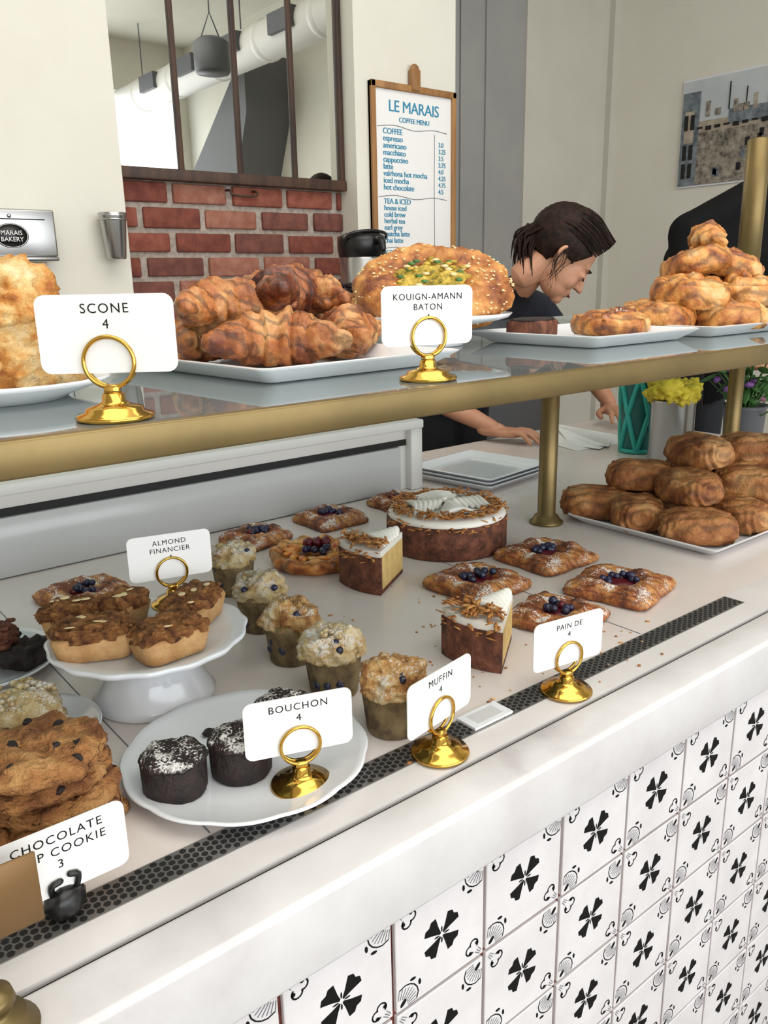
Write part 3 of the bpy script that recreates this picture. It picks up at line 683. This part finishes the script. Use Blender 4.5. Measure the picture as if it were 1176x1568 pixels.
for i in range(22):
    y=r.uniform(-.47,.36); h=r.uniform(.02,.07); pr(y,.08,y+r.uniform(.01,.035),.09+h,r.choice([stone,sand,stone,roof]),.0215)
for k in range(16): pr(-.47+k*.055,.02-.006*(k%3),-.435+k*.055,.03,dark,.0225)
pr(.2,.1,.204,.24,dark,.0225); pr(.1,.1,.103,.2,dark,.0225)
mb.obj('framed_rooftop_photo',(4.679,2.49,2.18))
simple('back_counter',[(box((1.2,2.30,0),(2.75,2.745,1.12)),heater),(box((1.18,2.28,1.12),(2.77,2.745,1.16)),marble)])
mb=MB(); mb.add(lathe([(0,0),(.08,0),(.082,.01),(.082,.31),(.078,.32)],40),steel); mb.add(lathe([(.078,.315),(.086,.32),(.086,.375),(.08,.39),(.06,.40),(0,.405)],40),black)
mb.add(tube([(.0,-.07,.37),(0,-.11,.37),(0,-.12,.34)],[.016,.014,.011],10,3),black); mb.add(tube([(-.085,0,.36),(-.08,-.04,.395),(0,-.06,.405),(.08,-.04,.395),(.085,0,.36)],.006,8,4),black)
mb.obj('coffee_airpot',(1.90,2.48,1.163))
mb=MB()
for k in range(9):
    for j in range(10):
        a=j*.628+k*.3; q=.04*math.sin(math.pi*(k+1.2)/10.5); mb.add(blob(.012,.008,.004,0,1,0,1),dchoc,RZ(math.degrees(a))@T(q,0,.01+k*.010)@RY(-35))
mb.add(blob(.03,.03,.045,0,1,0,2),dchoc,T(0,0,.05)); mb.obj('pine_cone_ornament',(1.0,1.36,S+.002))
mb=MB(); mb.add(lathe([(0,0),(.036,0),(.038,.004),(.044,.19),(.045,.2),(.040,.2),(.036,.01),(0,.008)],36),teald)
for k in range(5):
    for sg in(-1,1):
        pts=[]
        for i in range(9):
            t=i/8; a=2*math.pi*k/5+sg*t*1.25; r_=.039+.007*t; pts.append((r_*math.cos(a),r_*math.sin(a),.005+.19*t))
        mb.add(tube(pts,.0065,8),teal)
mb.add(ring(.045,.006,36,8,'Z'),teal,T(0,0,.2)); mb.add(ring(.039,.006,36,8,'Z'),teal,T(0,0,.006)); mb.obj('teal_lattice_tumbler',(1.975,1.335,.9205),sc=1.08)
mb=MB(); mb.add(lathe([(0,0),(.055,0),(.057,.004),(.057,.16),(.06,.165),(.057,.167),(.052,.16),(0,.14)],40),steel)
for i in range(9):
    a=i*.7; mb.add(blob(.036,.032,.022,.016,40,i,4,H=.5),yellow,T(.037*math.cos(a)*(i>0),.037*math.sin(a)*(i>0),.175+.01*(i%3)))
for i in range(6): mb.add(blob(.008,.006,.004,0,1,0,2),green,T(random.uniform(-.04,.04),random.uniform(-.05,0),.205))
mb.obj('canister_with_yellow_cloth',(1.93,1.20,.9205))
mb=MB(); mb.add(lathe([(0,0),(.045,0),(.05,.01),(.055,.12),(.06,.13),(.05,.125),(0,.12)],36),heater)
for i in range(60):
    a=random.uniform(0,6.28); q=random.uniform(.01,.11); h=random.uniform(.14,.27); p=(q*math.cos(a),q*math.sin(a),h)
    mb.add(tube([(0,0,.1),(p[0]*.4,p[1]*.4,h*.7),p],.002,5,3),green)
    if i%5==0: mb.add(blob(.011,.011,.009,.006,60,i,2),random.choice([purple,pink,purple]),T(*p))
    else: mb.add(blob(.028,.012,.003,0,1,0,2),green,T(*p)@Euler((random.uniform(-1,1),random.uniform(-1,1),a)).to_matrix().to_4x4())
mb.obj('potted_flowers',(2.19,1.14,.9205))
mb=MB()
for i,(rz,z,s) in enumerate(((-15,0,1),(10,.003,.9),(25,.006,.8))):
    v=[(-.13*s,-.09*s,z),(.12*s,-.10*s,z),(.13*s,.08*s,z+.004),(-.02*s,.11*s,z+.04),(-.11*s,.05*s,z+.001)]; v2=[(a,b,c+.001) for a,b,c in v]; mb.add(loft([v,v2]),cardm,RZ(rz),False)
mb.obj('stack_of_white_paper',(2.0,1.53,.9205),10)
# ---------------------------------------------------------------- people
def human(name,J,shirt,trous,sleeve=.55,fat=1.0):
    V=lambda k:Vector(J[k]); side=(V('shR')-V('shL')).normalized(); mb=MB(); bones=[]
    def seg(a,b,ra,rb,tag,mid=None):
        a=Vector(a);b=Vector(b); mb.add(tube([a,(a+b)/2,b],[ra,mid or (ra+rb)/2,rb],14,4),navy); bones.append((a,b,tag,max(ra,rb)))
    hip=V('pelvis'); ch=V('chest'); nk=V('neck')
    for s in(-1,1):
        seg(hip+side*.075*s,hip*.5+ch*.5+side*.055*s,.098*fat,.085*fat,'top'); seg(hip*.5+ch*.5+side*.055*s,ch+side*.075*s,.085*fat,.098*fat,'top')
        seg(ch+side*.07*s,nk+side*.03*s-Vector((0,0,.02)),.09*fat,.05,'top')
    seg(V('shL'),nk-Vector((0,0,.02)),.052*fat,.05*fat,'top'); seg(V('shR'),nk-Vector((0,0,.02)),.052*fat,.05*fat,'top'); seg(V('shL'),ch,.055*fat,.09,'top'); seg(V('shR'),ch,.055*fat,.09,'top')
    seg(nk-Vector((0,0,.02)),V('head'),.047,.043,'neck')
    for s,sd in(('L',-1),('R',1)):
        a,b,c=V('sh'+s),V('el'+s),V('wr'+s); m=a.lerp(b,sleeve)
        seg(a,m,.052*fat,.045*fat,'top'); seg(m,b,.040,.036,'arm' if sleeve<1 else 'top'); seg(b,c,.036,.024,'arm' if sleeve<=1 else 'top',.034)
        k=V('kn'+s); f=V('ft'+s); seg(hip+side*.085*sd,k,.092,.058,'leg'); seg(k,f,.056,.040,'leg')
    vs,fs=remesh(mb,.010,4)
    out=MB(); out.mats=[shirt,skin,trous]; out.v=list(vs); out.f=list(fs)
    for f in fs:
        c=Vector((0,0,0))
        for i in f: c+=Vector(vs[i])
        c/=len(f); best=9;tg='top'
        for a,b,t,rr in bones:
            d=b-a; u=max(0,min(1,(c-a).dot(d)/d.length_squared)); dd=(c-a-d*u).length-rr
            if t=='neck': dd+= .0 if u>.45 else .08
            if dd<best: best=dd; tg=t
        out.mi.append({'top':0,'arm':1,'neck':1,'leg':2}[tg]); out.sm.append(True)
    root=bpy.data.objects.new(name,None); root.location=(0,0,0); col.objects.link(root)
    out.obj('body',parent=root)
    mb=MB()
    for s in 'LR':
        f=V('ft'+s); d=Vector(J['facing']); mb.add(blob(.13,.048,.04,0,1,0,3,flat=-.03),black,T(f.x+d.x*.06,f.y+d.y*.06,.034)@RZ(math.degrees(math.atan2(d.y,d.x))))
    mb.obj('shoes',parent=root)
    return root
def hand(root,name,wr,dirv,thumbside):
    d=Vector((dirv[0],dirv[1],0)).normalized(); y=Vector((-d.y,d.x,0))*thumbside
    M=Matrix(((d.x,y.x,0,wr[0]),(d.y,y.y,0,wr[1]),(0,0,1,wr[2]),(0,0,0,1)))
    mb=MB(); mb.add(tube([(-.03,0,.004),(.0,0,.002),(.02,0,0)],[.024,.023,.022],12,3),skin)
    mb.add(blob(.05,.036,.0155,0,1,0,3,sq=.85),skin,T(.048,0,-.004))
    for k,(yy,L) in enumerate(((.026,.066),(.009,.074),(-.008,.070),(-.025,.054))):
        sp=yy*.45; x0=.085-abs(yy)*.15
        mb.add(tube([(x0-.02,yy,-.002),(x0,yy*1.05,.002),(x0+L*.42,yy+sp*.3,.000),(x0+L*.75,yy+sp*.5,-.012),(x0+L,yy+sp*.6,-.026)],[.0095,.0092,.0085,.0078,.0065],10,3),skin)
    mb.add(tube([(.018,.022,-.006),(.04,.042,-.008),(.062,.053,-.012),(.082,.052,-.02)],[.013,.012,.0105,.0085],10,3),skin)
    g=remesh(mb,.0028,3); MB().add(g,skin,M).obj(name,parent=root)
def head(root,c,fwd,up):
    f=Vector(fwd).normalized(); u=Vector(up); u=(u-f*u.dot(f)).normalized(); l=u.cross(f)
    M=Matrix(((f.x,l.x,u.x,c[0]),(f.y,l.y,u.y,c[1]),(f.z,l.z,u.z,c[2]),(0,0,0,1)))
    mb=MB(); A=lambda x,y,z,a,b,cc:mb.add(blob(a,b,cc,0,1,0,3),skin,T(x,y,z))
    A(-.012,0,.040,.094,.074,.082); A(.035,0,-.015,.053,.058,.078); A(.038,0,-.062,.046,.046,.038); A(.072,0,-.085,.018,.02,.016); A(.052,.03,-.03,.028,.024,.03); A(.052,-.03,-.03,.028,.024,.03)
    A(.072,.0,.028,.018,.046,.012)
    mb.add(tube([(.084,0,.018),(.096,0,-.006),(.107,0,-.024)],[.008,.0085,.010],10,3),skin); A(.095,.010,-.027,.008,.006,.006); A(.095,-.010,-.027,.008,.006,.006)
    A(.082,0,-.052,.013,.021,.007); A(.080,0,-.064,.012,.018,.007)
    for s in(-1,1):
        mb.add(tube([(-.008,s*.071,.018),(-.02,s*.084,.02),(-.026,s*.086,.0),(-.018,s*.082,-.022),(-.008,s*.072,-.028)],[.006,.006,.006,.006,.006],8,3),skin); A(-.012,s*.074,-.003,.013,.006,.022); A(.076,s*.031,.003,.014,.017,.012)
    mb.add(tube([(-.03,0,-.03),(-.045,0,-.10)],[.046,.043],14),skin)
    g=remesh(mb,.0038,3); H=MB(); H.add(g,skin,M); H.obj('head',parent=root)
    E=MB()
    for s in(-1,1):
        E.add(tube([(.083,s*.018,.0),(.0905,s*.031,-.004),(.082,s*.046,-.001)],[.0012,.002,.0012],6,4),hairm,M)
        E.add(tube([(.086,s*.014,.023),(.090,s*.03,.028),(.078,s*.05,.024)],[.002,.0028,.0015],6,4),hairm,M)
    E.add(tube([(.0925,-.018,-.058),(.0965,0,-.0575),(.0925,.018,-.058)],[.002,.004,.002],8,4),lipm,M)
    E.obj('facial_features',parent=root)
    Hh=MB(); vs,fs=ico(5); out=[]
    for n in vs:
        p=Vector((n.x*.112-.022,n.y*.091,n.z*.101+.047))
        lim=.055+.25*(p.z-.06) if p.z<.11 else .10
        if p.x>lim-.35*max(0,.03-p.z) or (p.z<.0 and p.x>-.03):
            p=Vector((n.x*.08-.015,n.y*.06,n.z*.07+.035))
        if p.z<-.035: p.z=-.035+(p.z+.035)*.5
        p+=n*.0016*math.sin(p.y*420+p.z*60+12*noise.noise(p*30))
        out.append(tuple(p))
    Hh.add((out,fs),hairm,M)
    r=random.Random(4)
    for i in range(380):
        a=r.uniform(-1.5,1.5); y0=.082*math.sin(a); z0=.05+.088*math.cos(a)*r.uniform(.7,1)
        x0=.06+.022*math.cos(a) if z0>.03 else r.uniform(-.02,.01)
        k=1.0+r.uniform(0,.07); j=r.uniform(-.006,.006); pts=[(x0,y0*.93,z0*1.03),(-.01,y0*1.12*k*.95+j,.047+(z0-.047)*1.14*k),(-.08,y0*.88+j,.04+(z0-.047)*.85),(-.122,y0*.4,.0+r.uniform(-.035,.03))]
        Hh.add(tube(pts,[.0008,.0014,.0016,.0014],5,5),hairm,M)
    Hh.add(blob(.024,.036,.034,.01,60,2,3),hairm,M@T(-.108,0,.0))
    for i in range(150):
        a=r.uniform(0,6.28); q=.034*math.sqrt(r.random()); y=q*math.cos(a); x=-.105+q*math.sin(a)
        wd=M@Vector((x,y,.0)); e=wd+Vector((r.uniform(-.04,.01),r.uniform(-.01,.04),-.06-r.uniform(0,.07))); m_=wd.lerp(e,.5)+Vector((-.012,.008,.012))
        Hh.add(tube([tuple(wd),tuple(m_),tuple(e)],[.003,.0026,.0008],5,4),hairm)
    for i in range(14): Hh.add(tube([(.0+r.uniform(-.03,.03),-.084,.02),(-.005+r.uniform(-.02,.02),-.092,-.03),(.01+r.uniform(-.03,.03),-.09,-.06-r.uniform(0,.05))],[.0008,.0010,.0004],4,4),hairm,M)
    Hh.obj('hair',parent=root)
J=dict(pelvis=(2.03,2.17,.95),chest=(2.02,1.96,1.23),neck=(1.965,1.81,1.365),head=(1.93,1.71,1.40),shL=(1.82,1.88,1.31),shR=(2.16,1.86,1.30),elL=(1.72,1.94,1.05),wrL=(1.80,1.72,.962),elR=(2.40,1.85,1.09),wrR=(2.32,1.68,.985),
 knL=(1.94,2.12,.48),ftL=(1.94,2.16,.06),knR=(2.10,2.14,.48),ftR=(2.10,2.18,.06),facing=(0,-1))
p=human('woman_behind_counter',J,navy,denim,.72,.95)
hand(p,'left_hand',(1.80,1.72,.955),(.35,-1),1); hand(p,'right_hand',(2.32,1.68,.972),(-.6,-.8),-1)
head(p,(1.975,1.63,1.45),(.58,-.48,-.74),(.55,-.40,.75))
J=dict(pelvis=(2.76,1.70,1.03),chest=(2.79,1.58,1.46),neck=(2.91,1.44,1.72),head=(2.98,1.36,1.80),shL=(2.66,1.64,1.53),shR=(3.0,1.34,1.64),elL=(2.62,1.60,1.24),wrL=(2.66,1.38,1.12),elR=(3.08,1.24,1.32),wrR=(3.0,1.07,1.18),
 knL=(2.72,1.76,.54),ftL=(2.72,1.78,.06),knR=(2.88,1.66,.54),ftR=(2.88,1.66,.06),facing=(.6,-.8))
p=human('person_in_black_jacket',J,blackc,denim,2,1.35)
hand(p,'left_hand',(2.66,1.38,1.11),(.3,-1),1); hand(p,'right_hand',(3.0,1.07,1.17),(-.2,-1),-1)
head(p,(3.05,1.30,1.87),(.7,-.6,-.3),(.2,-.1,.9))
# ---------------------------------------------------------------- lights
w=bpy.data.worlds.new('sky'); bpy.context.scene.world=w; w.use_nodes=True
bg=w.node_tree.nodes['Background']; bg.inputs[0].default_value=(.85,.92,1,1); bg.inputs[1].default_value=2.0
def area(name,loc,rot,sx,sy,P,c=(1,1,1)):
    l=bpy.data.lights.new(name,'AREA'); l.shape='RECTANGLE'; l.size=sx; l.size_y=sy; l.energy=P; l.color=c
    o=bpy.data.objects.new(name,l); o.location=loc; o.rotation_euler=[math.radians(a) for a in rot]; col.objects.link(o)
area('window_daylight',(.8,-3.5,1.95),(90,0,0),7.2,2.8,150,(.99,.985,.97))
area('ceiling_fill',(1.0,-.1,3.85),(0,0,0),3.5,3,98,(1,.965,.91))  # soft overhead fill, added to brighten the room; not a visible fitting
sc=bpy.context.scene
try: sc.view_settings.view_transform='Standard'
except Exception: pass
